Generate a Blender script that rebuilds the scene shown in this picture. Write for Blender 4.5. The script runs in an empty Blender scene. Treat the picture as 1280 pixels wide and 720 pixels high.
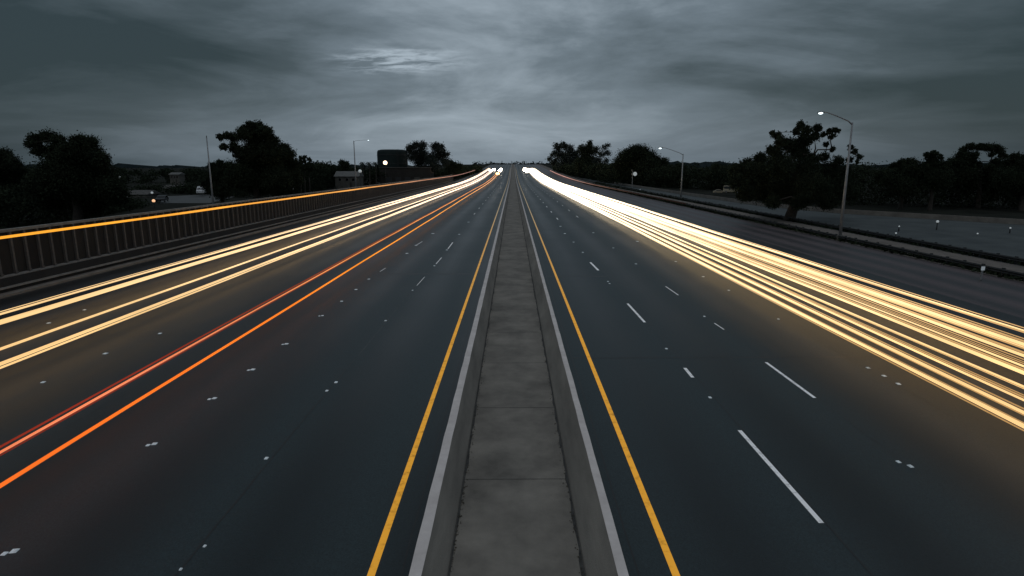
import bpy, math, random
import numpy as np
random.seed(7)
rng = np.random.default_rng(7)
R = math.radians
scene = bpy.context.scene
col = scene.collection

# ------------------------------------------------------------------ camera
F_PX, CX, HOR, H = 740.0, 641.0, 210.0, 7.8
PITCH = math.atan((360 - HOR) / F_PX)
cd = bpy.data.cameras.new('camera')
cam = bpy.data.objects.new('camera', cd); col.objects.link(cam)
cam.location = (0, 0, H)
cam.rotation_euler = (math.pi / 2 - PITCH, 0, 0)
cd.sensor_width = 36; cd.lens = 36 * F_PX / 1280
cd.shift_x = -1.0 / 1280
cd.clip_start = .1; cd.clip_end = 9000
scene.camera = cam

def ray(px, py):
    r = (px - CX) / F_PX; u = (360 - py) / F_PX
    return (r, math.cos(PITCH) + u * math.sin(PITCH), -math.sin(PITCH) + u * math.cos(PITCH))
def on_level(px, py, z=0.0):          # where a bearing meets a level z
    d = ray(px, py); t = (z - H) / d[2]
    return (d[0] * t, d[1] * t, z)
def at(px, py, Y):                    # a bearing at distance Y ahead
    d = ray(px, py); t = Y / d[1]
    return (d[0] * t, Y, H + d[2] * t)

def zp(y):                            # long profile of the freeway: flat, then climbing to a crest
    t = min(1, max(0, (y - 250) / 800))
    return 14.2 * t * t * (3 - 2 * t)

# ------------------------------------------------------------------ materials
def newmat(name):
    m = bpy.data.materials.new(name); m.use_nodes = True
    return m, m.node_tree.nodes, m.node_tree.links, m.node_tree.nodes['Principled BSDF']

def rough_mat(name, c1, c2, scale=2.0, rough=.8, bump=.2, bscale=40, detail=6, metal=0, spec=.5, stretch=(1, 1, 1), coord='Object'):
    m, n, l, b = newmat(name)
    tc = n.new('ShaderNodeTexCoord'); mp = n.new('ShaderNodeMapping'); mp.inputs['Scale'].default_value = stretch
    l.new(tc.outputs[coord], mp.inputs[0])
    t = n.new('ShaderNodeTexNoise'); t.inputs['Scale'].default_value = scale; t.inputs['Detail'].default_value = detail; t.inputs['Roughness'].default_value = .65
    l.new(mp.outputs[0], t.inputs[0])
    r = n.new('ShaderNodeValToRGB'); r.color_ramp.elements[0].position = .32; r.color_ramp.elements[1].position = .68
    r.color_ramp.elements[0].color = (*c1, 1); r.color_ramp.elements[1].color = (*c2, 1)
    l.new(t.outputs[0], r.inputs[0]); l.new(r.outputs[0], b.inputs['Base Color'])
    b.inputs['Roughness'].default_value = rough; b.inputs['Metallic'].default_value = metal
    b.inputs['Specular IOR Level'].default_value = spec
    if bump:
        t2 = n.new('ShaderNodeTexNoise'); t2.inputs['Scale'].default_value = bscale; t2.inputs['Detail'].default_value = 4
        l.new(tc.outputs[coord], t2.inputs[0])
        bp = n.new('ShaderNodeBump'); bp.inputs['Strength'].default_value = bump; bp.inputs['Distance'].default_value = .02
        l.new(t2.outputs[0], bp.inputs['Height']); l.new(bp.outputs[0], b.inputs['Normal'])
    return m

def math_node(n, l, op, a, b=None, c=None, clamp=False):
    x = n.new('ShaderNodeMath'); x.operation = op; x.use_clamp = clamp
    for i, v in enumerate((a, b, c)):
        if v is None: continue
        if isinstance(v, (int, float)): x.inputs[i].default_value = v
        else: l.new(v, x.inputs[i])
    return x.outputs[0]

def asphalt(name, x_off, lane, base=(.0050, .0110, .0130), worn=(.024, .042, .047), rough=.47):
    m, n, l, b = newmat(name)
    geo = n.new('ShaderNodeNewGeometry'); sep = n.new('ShaderNodeSeparateXYZ'); l.new(geo.outputs['Position'], sep.inputs[0])
    X, Y = sep.outputs[0], sep.outputs[1]
    # two wheel tracks per lane, the oil-darkened stripe between them
    ph = math_node(n, l, 'MULTIPLY', math_node(n, l, 'SUBTRACT', X, x_off), 2 * math.pi / lane)
    wig = n.new('ShaderNodeTexNoise'); wig.inputs['Scale'].default_value = .035; l.new(geo.outputs['Position'], wig.inputs[0])
    ph2 = math_node(n, l, 'ADD', ph, math_node(n, l, 'MULTIPLY', wig.outputs[0], 1.6))
    c1 = math_node(n, l, 'MULTIPLY_ADD', math_node(n, l, 'COSINE', ph2), .5, .5)
    mp = n.new('ShaderNodeMapping'); mp.inputs['Scale'].default_value = (1.0, .03, 1.0); l.new(geo.outputs['Position'], mp.inputs[0])
    st = n.new('ShaderNodeTexNoise'); st.inputs['Scale'].default_value = 1.3; st.inputs['Detail'].default_value = 7; l.new(mp.outputs[0], st.inputs[0])
    big = n.new('ShaderNodeTexNoise'); big.inputs['Scale'].default_value = .12; big.inputs['Detail'].default_value = 5; l.new(geo.outputs['Position'], big.inputs[0])
    fine = n.new('ShaderNodeTexNoise'); fine.inputs['Scale'].default_value = 22; fine.inputs['Detail'].default_value = 8; fine.inputs['Roughness'].default_value = .75; l.new(geo.outputs['Position'], fine.inputs[0])
    s = math_node(n, l, 'ADD', math_node(n, l, 'MULTIPLY', c1, .75), math_node(n, l, 'MULTIPLY', st.outputs[0], .5))
    s = math_node(n, l, 'ADD', s, math_node(n, l, 'MULTIPLY', big.outputs[0], .7))
    s = math_node(n, l, 'ADD', s, math_node(n, l, 'MULTIPLY', math_node(n, l, 'SUBTRACT', fine.outputs[0], .5), .85))
    s = math_node(n, l, 'SUBTRACT', s, .52, clamp=True)
    mx = n.new('ShaderNodeMix'); mx.data_type = 'RGBA'
    l.new(s, mx.inputs[0]); mx.inputs[6].default_value = (*base, 1); mx.inputs[7].default_value = (*worn, 1)
    oc = math_node(n, l, 'MULTIPLY', math_node(n, l, 'SUBTRACT', math_node(n, l, 'ABSOLUTE', X), 11, clamp=False), .10, clamp=True)
    ob = n.new('ShaderNodeMix'); ob.data_type = 'RGBA'; ob.blend_type = 'MULTIPLY'; l.new(oc, ob.inputs[0]); l.new(mx.outputs[2], ob.inputs[6]); ob.inputs[7].default_value = (1.7, 1.0, .95, 1)  # reddish tint on the outer lanes, spill of the streaks put into the colour
    vo = n.new('ShaderNodeTexVoronoi'); vo.inputs['Scale'].default_value = 38; l.new(geo.outputs['Position'], vo.inputs[0])
    ag = math_node(n, l, 'MULTIPLY_ADD', vo.outputs['Color'], .9, .55)
    am = n.new('ShaderNodeVectorMath'); am.operation = 'SCALE'; l.new(ob.outputs[2], am.inputs[0]); l.new(ag, am.inputs['Scale'])
    l.new(am.outputs[0], b.inputs['Base Color'])
    rg = math_node(n, l, 'MULTIPLY_ADD', s, .16, rough - .08)
    l.new(rg, b.inputs['Roughness'])
    bp = n.new('ShaderNodeBump'); bp.inputs['Strength'].default_value = .35; bp.inputs['Distance'].default_value = .01
    l.new(fine.outputs[0], bp.inputs['Height']); l.new(bp.outputs[0], b.inputs['Normal'])
    return m

def emis(name, stops, y_stops, colr=None):
    """light of a lamp streak: colour and strength vary along the road"""
    m, n, l, b = newmat(name)
    n.remove(b)
    geo = n.new('ShaderNodeNewGeometry'); sep = n.new('ShaderNodeSeparateXYZ'); l.new(geo.outputs['Position'], sep.inputs[0])
    mr = n.new('ShaderNodeMapRange'); mr.inputs[1].default_value = 0; mr.inputs[2].default_value = 400
    l.new(sep.outputs[1], mr.inputs[0])
    r = n.new('ShaderNodeValToRGB'); l.new(mr.outputs[0], r.inputs[0])
    el = r.color_ramp.elements
    while len(el) < len(stops): el.new(.5)
    mxs = max(max(s) for s in stops)
    for e, yy, s in zip(el, y_stops, stops):
        e.position = yy / 400; e.color = (s[0] / mxs, s[1] / mxs, s[2] / mxs, 1)
    # slow flicker along the streak, from bumps in the road
    mp = n.new('ShaderNodeMapping'); mp.inputs['Scale'].default_value = (1, .12, 1); l.new(geo.outputs['Position'], mp.inputs[0])
    nz = n.new('ShaderNodeTexNoise'); nz.inputs['Scale'].default_value = .9; nz.inputs['Detail'].default_value = 3; l.new(mp.outputs[0], nz.inputs[0])
    k = math_node(n, l, 'MULTIPLY', math_node(n, l, 'MULTIPLY_ADD', nz.outputs[0], .9, .55), mxs)
    e = n.new('ShaderNodeEmission'); l.new(r.outputs[0], e.inputs[0]); l.new(k, e.inputs[1])
    l.new(e.outputs[0], n['Material Output'].inputs[0])
    return m

def lamp_mat(name, c, s):
    m, n, l, b = newmat(name)
    b.inputs['Base Color'].default_value = (*[min(.8, x) for x in c], 1)
    b.inputs['Emission Color'].default_value = (*c, 1); b.inputs['Emission Strength'].default_value = s
    return m

M = {}
M['road_left'] = asphalt('asphalt_left', -3.0, 3.6)
M['road_right'] = asphalt('asphalt_right', 3.3, 3.66)
M['ramp'] = asphalt('asphalt_ramp', 27.0, 2.6, (.016, .024, .028), (.058, .072, .080))
M['lot'] = rough_mat('lot_asphalt', (.040, .049, .051), (.085, .098, .098), .25, .7, .3, 30, spec=.3)
M['pale_lot'] = rough_mat('pale_lot', (.06, .066, .066), (.11, .117, .117), .3, .8, .2)
M['strip'] = rough_mat('dirt_strip', (.14, .125, .112), (.23, .205, .185), .8, .95, .6, 8, spec=.1)
M['land'] = rough_mat('dark_land', (.010, .012, .010), (.030, .032, .026), .15, 1, .5, 3, spec=.05)
M['hill'] = rough_mat('hill', (.016, .024, .026), (.028, .038, .040), .02, 1, 0, spec=0)
M['concrete'] = rough_mat('median_concrete', (.13, .118, .102), (.29, .263, .226), .6, .85, .5, 30, detail=9)
M['barrier'] = rough_mat('barrier_concrete', (.17, .155, .136), (.31, .282, .246), .7, .85, .5, 25, detail=9, stretch=(1, .35, 2))
M['cap'] = rough_mat('barrier_cap', (.66, .59, .555), (.88, .80, .76), 1.6, .7, .3, 25, detail=9)
M['crack'] = rough_mat('dark_joint', (.03, .03, .029), (.08, .078, .072), 4, .9, .3)
M['tar'] = rough_mat('tar_seal', (.012, .014, .015), (.024, .026, .027), 2, .45, .2)
M['pale_seam'] = rough_mat('pale_seam', (.07, .08, .08), (.13, .14, .14), 1.2, .8, .2)
M['litter'] = rough_mat('dead_leaf', (.03, .026, .02), (.09, .075, .05), 3, .95, 0)
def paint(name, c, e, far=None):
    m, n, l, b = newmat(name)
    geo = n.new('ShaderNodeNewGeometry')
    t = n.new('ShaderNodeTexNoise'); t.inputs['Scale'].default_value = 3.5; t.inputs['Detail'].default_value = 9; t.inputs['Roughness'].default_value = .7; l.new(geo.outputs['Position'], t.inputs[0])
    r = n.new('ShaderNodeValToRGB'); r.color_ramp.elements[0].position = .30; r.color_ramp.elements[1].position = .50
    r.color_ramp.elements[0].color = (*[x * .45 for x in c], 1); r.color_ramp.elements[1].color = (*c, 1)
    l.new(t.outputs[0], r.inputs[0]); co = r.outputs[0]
    if far:                       # colour shifts toward beige farther up the road
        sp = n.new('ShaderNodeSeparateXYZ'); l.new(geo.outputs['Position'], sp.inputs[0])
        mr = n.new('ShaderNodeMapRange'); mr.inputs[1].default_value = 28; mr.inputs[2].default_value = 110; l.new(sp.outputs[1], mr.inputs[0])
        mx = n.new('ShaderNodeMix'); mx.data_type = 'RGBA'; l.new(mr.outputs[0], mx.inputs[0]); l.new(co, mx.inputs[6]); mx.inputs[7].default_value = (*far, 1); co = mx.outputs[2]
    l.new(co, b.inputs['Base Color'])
    l.new(co, b.inputs['Emission Color']); b.inputs['Emission Strength'].default_value = e  # paint given a weak glow of its own to brighten it
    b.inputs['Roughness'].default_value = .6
    return m
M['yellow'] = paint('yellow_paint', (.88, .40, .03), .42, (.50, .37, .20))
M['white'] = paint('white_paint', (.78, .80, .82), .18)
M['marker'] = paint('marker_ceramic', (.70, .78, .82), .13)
M['galv'] = rough_mat('galvanised_steel', (.22, .23, .24), (.34, .35, .36), 3, .5, .1, metal=.3)
M['dark_steel'] = rough_mat('dark_steel', (.03, .032, .034), (.06, .062, .064), 3, .6, .1, metal=.4)
M['fence_post'] = rough_mat('fence_concrete', (.08, .076, .074), (.15, .14, .132), 1.5, .85, .3)
M['fence_top'] = rough_mat('fence_coping', (.17, .165, .155), (.30, .29, .27), 1.5, .85, .3)
M['fence_panel'] = rough_mat('fence_panel', (.012, .011, .0105), (.028, .026, .024), .7, .9, .4, 12, stretch=(1, 1, .3))
M['low_wall'] = rough_mat('low_wall', (.15, .135, .12), (.26, .24, .21), .6, .9, .3)
M['rail'] = rough_mat('weathered_guardrail', (.016, .018, .019), (.04, .042, .042), 2, .7, .2, metal=.2)
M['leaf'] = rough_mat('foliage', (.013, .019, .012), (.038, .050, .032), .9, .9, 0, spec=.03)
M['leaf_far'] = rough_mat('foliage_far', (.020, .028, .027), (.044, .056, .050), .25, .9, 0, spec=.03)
M['bark'] = rough_mat('bark', (.03, .026, .022), (.07, .06, .05), 2, .95, .6, 8)
M['pale_bark'] = rough_mat('pale_bark', (.12, .11, .10), (.26, .24, .21), 1.2, .9, .5, 8)
M['tank'] = rough_mat('tank_paint', (.010, .019, .020), (.018, .030, .030), .3, .7, 0, spec=.2)
M['wall_dark'] = rough_mat('dark_cladding', (.020, .018, .016), (.036, .032, .028), .4, .9, .2)
M['wall_pale'] = rough_mat('pale_render', (.07, .068, .062), (.12, .115, .10), .8, .9, .2)
M['roof'] = rough_mat('shingle', (.06, .058, .055), (.12, .115, .11), 1.5, .9, .3)
M['roof_pale'] = rough_mat('pale_roof', (.10, .10, .10), (.18, .18, .17), 1.5, .9, .3)
M['car_white'] = rough_mat('white_car_paint', (.55, .56, .57), (.62, .63, .64), 1, .3, 0)
M['car_tan'] = rough_mat('tan_car_paint', (.30, .26, .18), (.36, .31, .22), 1, .35, 0)
M['car_dark'] = rough_mat('dark_car_paint', (.02, .022, .026), (.03, .032, .036), 1, .3, 0)
M['glass'] = rough_mat('dark_glass', (.008, .009, .010), (.012, .013, .014), 1, .12, 0)
M['tyre'] = rough_mat('tyre', (.010, .010, .010), (.018, .018, .018), 5, .9, 0)
M['rim'] = rough_mat('rim', (.25, .25, .26), (.35, .35, .36), 5, .4, 0, metal=.6)
M['lamp_cool'] = lamp_mat('lit_lamp_cool', (.80, .95, 1.0), 2.5)
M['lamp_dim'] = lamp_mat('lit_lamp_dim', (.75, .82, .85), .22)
M['lamp_warm'] = lamp_mat('lit_lamp_warm', (1.0, .72, .50), 3.2)
M['lamp_amber'] = lamp_mat('lit_lamp_amber', (1.0, .55, .30), 1.0)
M['headlight'] = lamp_mat('lit_headlight', (1.0, .90, .74), 60)
M['headlight_amber'] = lamp_mat('lit_marker_light', (1.0, .50, .16), 14)
M['head'] = emis('headlight_streak', [(.95, .53, .20), (1.35, .86, .38), (1.9, 1.42, .78), (3.4, 2.8, 2.0), (5.5, 4.5, 3.4)], [0, 22, 50, 120, 330])
M['head_dim'] = emis('headlight_streak_faint', [(.42, .21, .07), (.62, .36, .14), (1.5, .95, .45), (3.5, 2.8, 1.9), (4, 3.2, 2.3)], [0, 22, 50, 120, 330])
M['head_left'] = emis('headlight_streak_left', [(1.0, .54, .18), (1.05, .68, .30), (1.4, .95, .50), (2.2, 1.6, 1.05), (3.4, 2.5, 1.9)], [0, 28, 55, 120, 330])
M['amber'] = emis('amber_streak', [(1.0, .16, .025), (1.05, .20, .022), (1.15, .36, .03), (1.4, .55, .10), (2.2, 1.0, .4)], [0, 20, 48, 120, 330])
M['red'] = emis('red_streak', [(.95, .22, .09), (1.0, .28, .12), (1.0, .36, .10), (1.3, .5, .14), (2.0, .85, .35)], [0, 20, 48, 120, 330])
M['red_faint'] = emis('dark_red_streak', [(.22, .02, .01), (.26, .03, .015), (.35, .07, .02), (.3, .1, .05), (.3, .1, .05)], [0, 20, 48, 120, 330])
M['truck'] = emis('truck_marker_streak', [(1.1, .42, .035), (1.15, .46, .045), (1.1, .48, .10), (.55, .27, .16), (.36, .19, .16)], [0, 40, 90, 170, 330])
M['far_red'] = emis('far_red_streak', [(0, 0, 0), (.02, .012, .01), (.16, .09, .07), (.42, .24, .20), (.8, .42, .36)], [0, 170, 250, 330, 400])

# ------------------------------------------------------------------ object helpers
def tag(o, label=None, cat=None, group=None, kind=None):
    if label: o['label'] = label
    if cat: o['category'] = cat
    if group: o['group'] = group
    if kind: o['kind'] = kind
    return o
def empty(name, loc, label, cat, group=None, rz=0):
    o = bpy.data.objects.new(name, None); col.objects.link(o)
    o.location = loc; o.rotation_euler = (0, 0, rz); o.empty_display_size = .3
    return tag(o, label, cat, group)

class MB:
    """collects shapes; build() links them as one mesh object"""
    def __init__(s): s.v = []; s.f = []
    def add(s, v, f):
        k = len(s.v); s.v += [tuple(p) for p in v]; s.f += [tuple(i + k for i in q) for q in f]; return s
    def box(s, x0, x1, y0, y1, z0, z1):
        return s.add([(x0, y0, z0), (x1, y0, z0), (x1, y1, z0), (x0, y1, z0), (x0, y0, z1), (x1, y0, z1), (x1, y1, z1), (x0, y1, z1)],
                     [(0, 3, 2, 1), (4, 5, 6, 7), (0, 1, 5, 4), (1, 2, 6, 5), (2, 3, 7, 6), (3, 0, 4, 7)])
    def tube(s, pts, rads, n=8, caps=True):
        P = [np.array(p, float) for p in pts]
        if isinstance(rads, (int, float)): rads = [rads] * len(P)
        v = []; f = []
        for i, p in enumerate(P):
            d = P[min(i + 1, len(P) - 1)] - P[max(i - 1, 0)]; d /= (np.linalg.norm(d) + 1e-9)
            a = np.array((0, 0, 1.)) if abs(d[2]) < .9 else np.array((0, 1., 0))
            u = np.cross(d, a); u /= np.linalg.norm(u); w = np.cross(u, d)
            for k in range(n):
                t = 2 * math.pi * k / n
                v.append(tuple(p + rads[i] * (math.cos(t) * u + math.sin(t) * w)))
        for i in range(len(P) - 1):
            for k in range(n):
                a = i * n + k; b = i * n + (k + 1) % n
                f.append((a, b, b + n, a + n))
        if caps:
            f.append(tuple(range(n))[::-1]); f.append(tuple(range((len(P) - 1) * n, len(P) * n)))
        return s.add(v, f)
    def ball(s, c, r, nu=12, nv=7, sq=(1, 1, 1)):
        v = []; f = []
        for j in range(nv + 1):
            th = math.pi * j / nv
            for i in range(nu):
                ph = 2 * math.pi * i / nu
                v.append((c[0] + r * sq[0] * math.sin(th) * math.cos(ph), c[1] + r * sq[1] * math.sin(th) * math.sin(ph), c[2] + r * sq[2] * math.cos(th)))
        for j in range(nv):
            for i in range(nu):
                a = j * nu + i; b = j * nu + (i + 1) % nu
                f.append((a, a + nu, b + nu, b))
        return s.add(v, f)
    def sweep(s, prof, ys, dz=0.0, closed=True, follow=True):
        """profile [(x,z)] swept along the road"""
        v = []; f = []; n = len(prof)
        for y in ys:
            g = zp(y) if follow else 0
            v += [(x, y, z + g + dz) for x, z in prof]
        m = n if closed else n - 1
        for i in range(len(ys) - 1):
            for k in range(m):
                a = i * n + k; b = i * n + (k + 1) % n
                f.append((a, b, b + n, a + n))
        if closed:
            f.append(tuple(range(n))[::-1]); f.append(tuple(range((len(ys) - 1) * n, len(ys) * n)))
        return s.add(v, f)
    def build(s, name, mat, parent=None, local=False, smooth=False, bevel=0):
        me = bpy.data.meshes.new(name)
        o3 = np.array(parent.location) if (parent is not None and not local) else np.zeros(3)
        vv = (np.array(s.v, float) - o3)
        me.from_pydata(vv.tolist(), [], s.f); me.materials.append(mat)
        if smooth: me.polygons.foreach_set('use_smooth', [True] * len(me.polygons))
        me.update()
        o = bpy.data.objects.new(name, me); col.objects.link(o)
        if parent is not None: o.parent = parent
        if bevel:
            b = o.modifiers.new('bevel', 'BEVEL'); b.width = bevel; b.segments = 2; b.limit_method = 'ANGLE'
        return o

def ysteps(a, b, st=10.0):
    n = max(1, int(math.ceil((b - a) / st))); return [a + (b - a) * i / n for i in range(n + 1)]

def copy_tree(o, parent=None):
    c = o.copy(); col.objects.link(c)
    if parent is not None: c.parent = parent
    for ch in list(o.children): copy_tree(ch, c)
    return c

def sheet(name, x0, x1, y0, y1, dz, mat, st=10, nx=1):
    mb = MB(); xs = [x0 + (x1 - x0) * i / nx for i in range(nx + 1)]
    mb.sweep([(x, 0) for x in xs], ysteps(y0, y1, st), dz, closed=False)
    # upward faces
    mb.f = [q[::-1] for q in mb.f] if False else mb.f
    return mb.build(name, mat)

# ------------------------------------------------------------------ ground and roads
Y0, Y1 = -25, 1000
ys = [-60, -25] + [10 * i for i in range(0, 101)] + [1100, 1400, 2000, 3500, 6000]
xs = [-5000, -2500, -1200, -600, -300, -150, -80, -34, 0, 35, 80, 150, 300, 600, 1200, 2500, 5000]
g = MB(); vs = []
for y in ys:
    for x in xs: vs.append((x, y, zp(y) * (1 - .45 * min(1, max(0, (abs(x) - 60) / 240))) - .03))
fs = []
nx = len(xs)
for j in range(len(ys) - 1):
    for i in range(nx - 1):
        a = j * nx + i; fs.append((a, a + 1, a + nx + 1, a + nx))
g.add(vs, fs); tag(g.build('ground', M['land']), kind='structure')

tag(sheet('roadway_left', -31.2, -1.90, Y0, Y1, 0, M['road_left']), kind='structure')
tag(sheet('roadway_right', 2.12, 27.0, Y0, Y1, 0, M['road_right']), kind='structure')
tag(sheet('ramp_roadway', 27.0, 35.4, Y0, Y1, .001, M['ramp']), kind='structure')
tag(sheet('verge', 35.4, 41.2, Y0, Y1, .012, M['strip']), kind='structure')
tag(sheet('parking_lot_right', 41.2, 56.0, Y0, 420, .006, M['lot']), kind='structure')
mb = MB(); mb.add([(56, -25, .004), (110, -25, .004), (110, 45, .004), (56, 112, .004)], [(0, 1, 2, 3)])
tag(mb.build('parking_lot_apron', M['lot']), kind='structure')
# median slab between the barriers, with cross joints
med = MB(); med.sweep([(-1.26, .06), (1.41, .06)], ysteps(Y0, Y1), closed=False)
tag(med.build('median_slab', M['concrete']), kind='structure')

# median joints
jm = MB()
for i in range(70):
    y = 4.6 + i * 4.57
    w = .022 + .0007 * i
    jm.add([(-1.25, y, .064 + zp(y)), (1.40, y + .02, .064 + zp(y)), (1.40, y + w + .02, .064 + zp(y)), (-1.25, y + w, .064 + zp(y))], [(0, 1, 2, 3)])
# ragged dirty gap along each barrier foot
for side, x0 in ((-1, -1.255), (1, 1.405)):
    yy = Y0
    L = []
    while yy < 260:
        L.append((yy, .035 + .05 * random.random() ** 2)); yy += .35 + yy * .004 * (yy > 0)
    for (a, wa), (b, wb) in zip(L[:-1], L[1:]):
        xi0 = x0 - side * wa; xi1 = x0 - side * wb
        q = [(x0, a, .066 + zp(a)), (xi0, a, .066 + zp(a)), (xi1, b, .066 + zp(b)), (x0, b, .066 + zp(b))]
        jm.add(q, [(0, 1, 2, 3)])
tag(jm.build('median_joints', M['crack']), kind='structure')

# patched slab stretch and road joints
rj = MB()
def cross(x0, x1, y, w=.05, skew=0.0):
    n = 14; L = [(x0 + (x1 - x0) * i / n, y + skew * i / n + random.uniform(-.02, .02)) for i in range(n + 1)]
    for (xa, ya), (xb, yb) in zip(L[:-1], L[1:]):
        rj.add([(xa, ya, .004 + zp(ya)), (xb, yb, .004 + zp(yb)), (xb, yb + w, .004 + zp(yb)), (xa, ya + w, .004 + zp(ya))], [(0, 1, 2, 3)])
p = on_level(500, 343); cross(-10.2, -2.3, p[1], .42)
p = on_level(720, 346); cross(2.5, 6.9, p[1], .36)
p = on_level(800, 448); cross(2.5, 16.2, p[1], .13, .15)
p = on_level(225, 419); cross(-20.5, -13.8, p[1], .07)
for y in (73, 104, 131, 170): cross(-13, -2.3, y, .3); cross(2.5, 14, y + 3, .3)
def seam(x, ya, yb, w=.035, amp=.04):
    n = int((yb - ya) / .8); L = [(x + amp * (math.sin(i * .37) * .3 + random.uniform(-.3, .3)), ya + .8 * i) for i in range(n + 1)]
    for (xa, ya), (xb, yb) in zip(L[:-1], L[1:]):
        rj.add([(xa, ya, .003 + zp(ya)), (xa + w, ya, .003 + zp(ya)), (xb + w, yb, .003 + zp(yb)), (xb, yb, .003 + zp(yb))], [(0, 1, 2, 3)])
seam(-6.62, 6, 24, .05); seam(6.98, 8, 60, .045); seam(-13.7, 16, 60, .03); seam(14.1, 18, 60, .03); seam(-2.20, 3, 90, .04); seam(2.45, 3, 90, .04); seam(10.55, 14, 50, .02); seam(-10.3, 20, 70, .02)
tag(rj.build('road_joints', M['tar']), kind='structure')
ps = MB(); rj2 = rj; rj = ps
seam(-6.58, 24, 45, .045, .01); seam(-6.6, 58, 70, .06, .01)
tag(ps.build('pale_road_seam', M['pale_seam']), kind='structure')

# edge lines
el = MB()
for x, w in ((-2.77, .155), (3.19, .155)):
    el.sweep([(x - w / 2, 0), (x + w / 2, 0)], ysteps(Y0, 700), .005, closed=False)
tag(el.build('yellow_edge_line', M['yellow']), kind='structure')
# white lane dashes (painted)
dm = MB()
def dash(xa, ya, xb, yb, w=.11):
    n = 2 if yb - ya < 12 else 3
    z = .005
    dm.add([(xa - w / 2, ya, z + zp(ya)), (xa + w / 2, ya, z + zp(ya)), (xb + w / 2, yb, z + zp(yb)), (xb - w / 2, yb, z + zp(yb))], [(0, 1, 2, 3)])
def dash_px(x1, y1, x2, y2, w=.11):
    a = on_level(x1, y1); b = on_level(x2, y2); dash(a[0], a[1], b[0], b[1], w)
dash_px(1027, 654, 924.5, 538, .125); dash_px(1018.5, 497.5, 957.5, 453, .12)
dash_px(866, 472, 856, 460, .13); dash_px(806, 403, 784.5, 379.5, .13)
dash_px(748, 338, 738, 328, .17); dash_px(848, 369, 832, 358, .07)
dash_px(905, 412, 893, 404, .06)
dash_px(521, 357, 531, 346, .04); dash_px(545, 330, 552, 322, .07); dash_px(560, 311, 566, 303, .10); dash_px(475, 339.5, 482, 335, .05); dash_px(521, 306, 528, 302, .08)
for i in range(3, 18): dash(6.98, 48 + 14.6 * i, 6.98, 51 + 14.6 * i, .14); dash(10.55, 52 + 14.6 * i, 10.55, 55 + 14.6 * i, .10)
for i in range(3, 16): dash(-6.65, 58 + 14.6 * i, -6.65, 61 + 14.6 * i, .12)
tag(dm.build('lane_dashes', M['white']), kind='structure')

# raised markers on the lane lines, each one a thing
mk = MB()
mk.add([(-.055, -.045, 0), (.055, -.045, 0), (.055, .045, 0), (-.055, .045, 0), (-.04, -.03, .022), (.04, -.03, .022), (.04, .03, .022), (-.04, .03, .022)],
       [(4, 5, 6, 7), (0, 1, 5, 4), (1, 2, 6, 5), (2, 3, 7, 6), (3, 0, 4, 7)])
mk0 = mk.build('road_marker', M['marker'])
first = [True]
def marker(px, py, label, group, s=1.0, wx=1.0):
    x, y, _ = on_level(px, py)
    o = mk0 if first[0] else mk0.copy()
    if not first[0]: col.objects.link(o)
    first[0] = False
    o.location = (x, y, .004 + zp(y)); k = s * random.uniform(.85, 1.1) * max(1.0, (y / 36) ** 1.15)
    o.scale = (k * wx, k * 1.6, 1.0); o.rotation_euler = (0, 0, random.uniform(-.15, .15))
    tag(o, label, 'road marker', group)
G1 = 'markers on the first lane line left of the median'
for p in [(333, 573), (408.6, 488.6), (420, 478), (482, 401), (515.7, 363), (543, 332.4), (558.5, 312.5), (574, 293), (585.6, 277.7)]:
    marker(*p, 'pale raised marker on the first lane line left of the median', G1)
for p in [(256, 683), (226, 712)]: marker(*p, 'small worn raised marker on the dark seam in the left foreground', G1, .55)
G2 = 'markers on the second lane line left of the median'
for i, p in enumerate([(18, 689), (193, 555), (268, 498), (316, 462), (358, 430), (403, 394.7), (427, 376.7), (445, 362), (461, 349), (508.7, 316.8), (520, 306.7), (541, 292)]):
    marker(*p, 'pale raised marker on the second lane line left of the median', G2, 1.15, 1.25)
    if i < 6:
        x, y, _ = on_level(*p)
        o = mk0.copy(); col.objects.link(o); o.location = (x - .13, y - .09, .004); o.scale = (.9, 1.3, 1); tag(o, 'pale raised marker on the second lane line left of the median', 'road marker', G2)
G3 = 'markers on the outer lane lines of the left roadway'
for p in [(54, 478), (132, 442), (200, 417), (105.6, 387.5), (61, 404)]:
    marker(*p, 'pale raised marker between the orange and cream light streaks', G3, 1.2, 1.2)
G4 = 'markers on the first lane line right of the median'
for p in [(887.5, 497), (833, 436), (762, 354.6), (760, 352), (728.6, 315.5), (717, 302.7), (706, 292), (700.5, 283)]:
    marker(*p, 'pale raised marker on the first lane line right of the median', G4, 1.0)
G5 = 'markers on the second lane line right of the median'
for p in [(1123, 577.5), (1138, 583), (880.4, 395.6), (795, 330), (766.8, 310), (741.7, 291)]:
    marker(*p, 'pale raised marker on the second lane line right of the median', G5, 1.0)
G6 = 'markers beside the right hand light streaks'
for p in [(1085, 460), (1105, 470), (1123, 480), (973, 399), (911, 363), (879, 346), (844.7, 327), (796.7, 301.8)]:
    marker(*p, 'pale raised marker on the lane line beside the bright right hand streaks', G6, 1.15)

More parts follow.
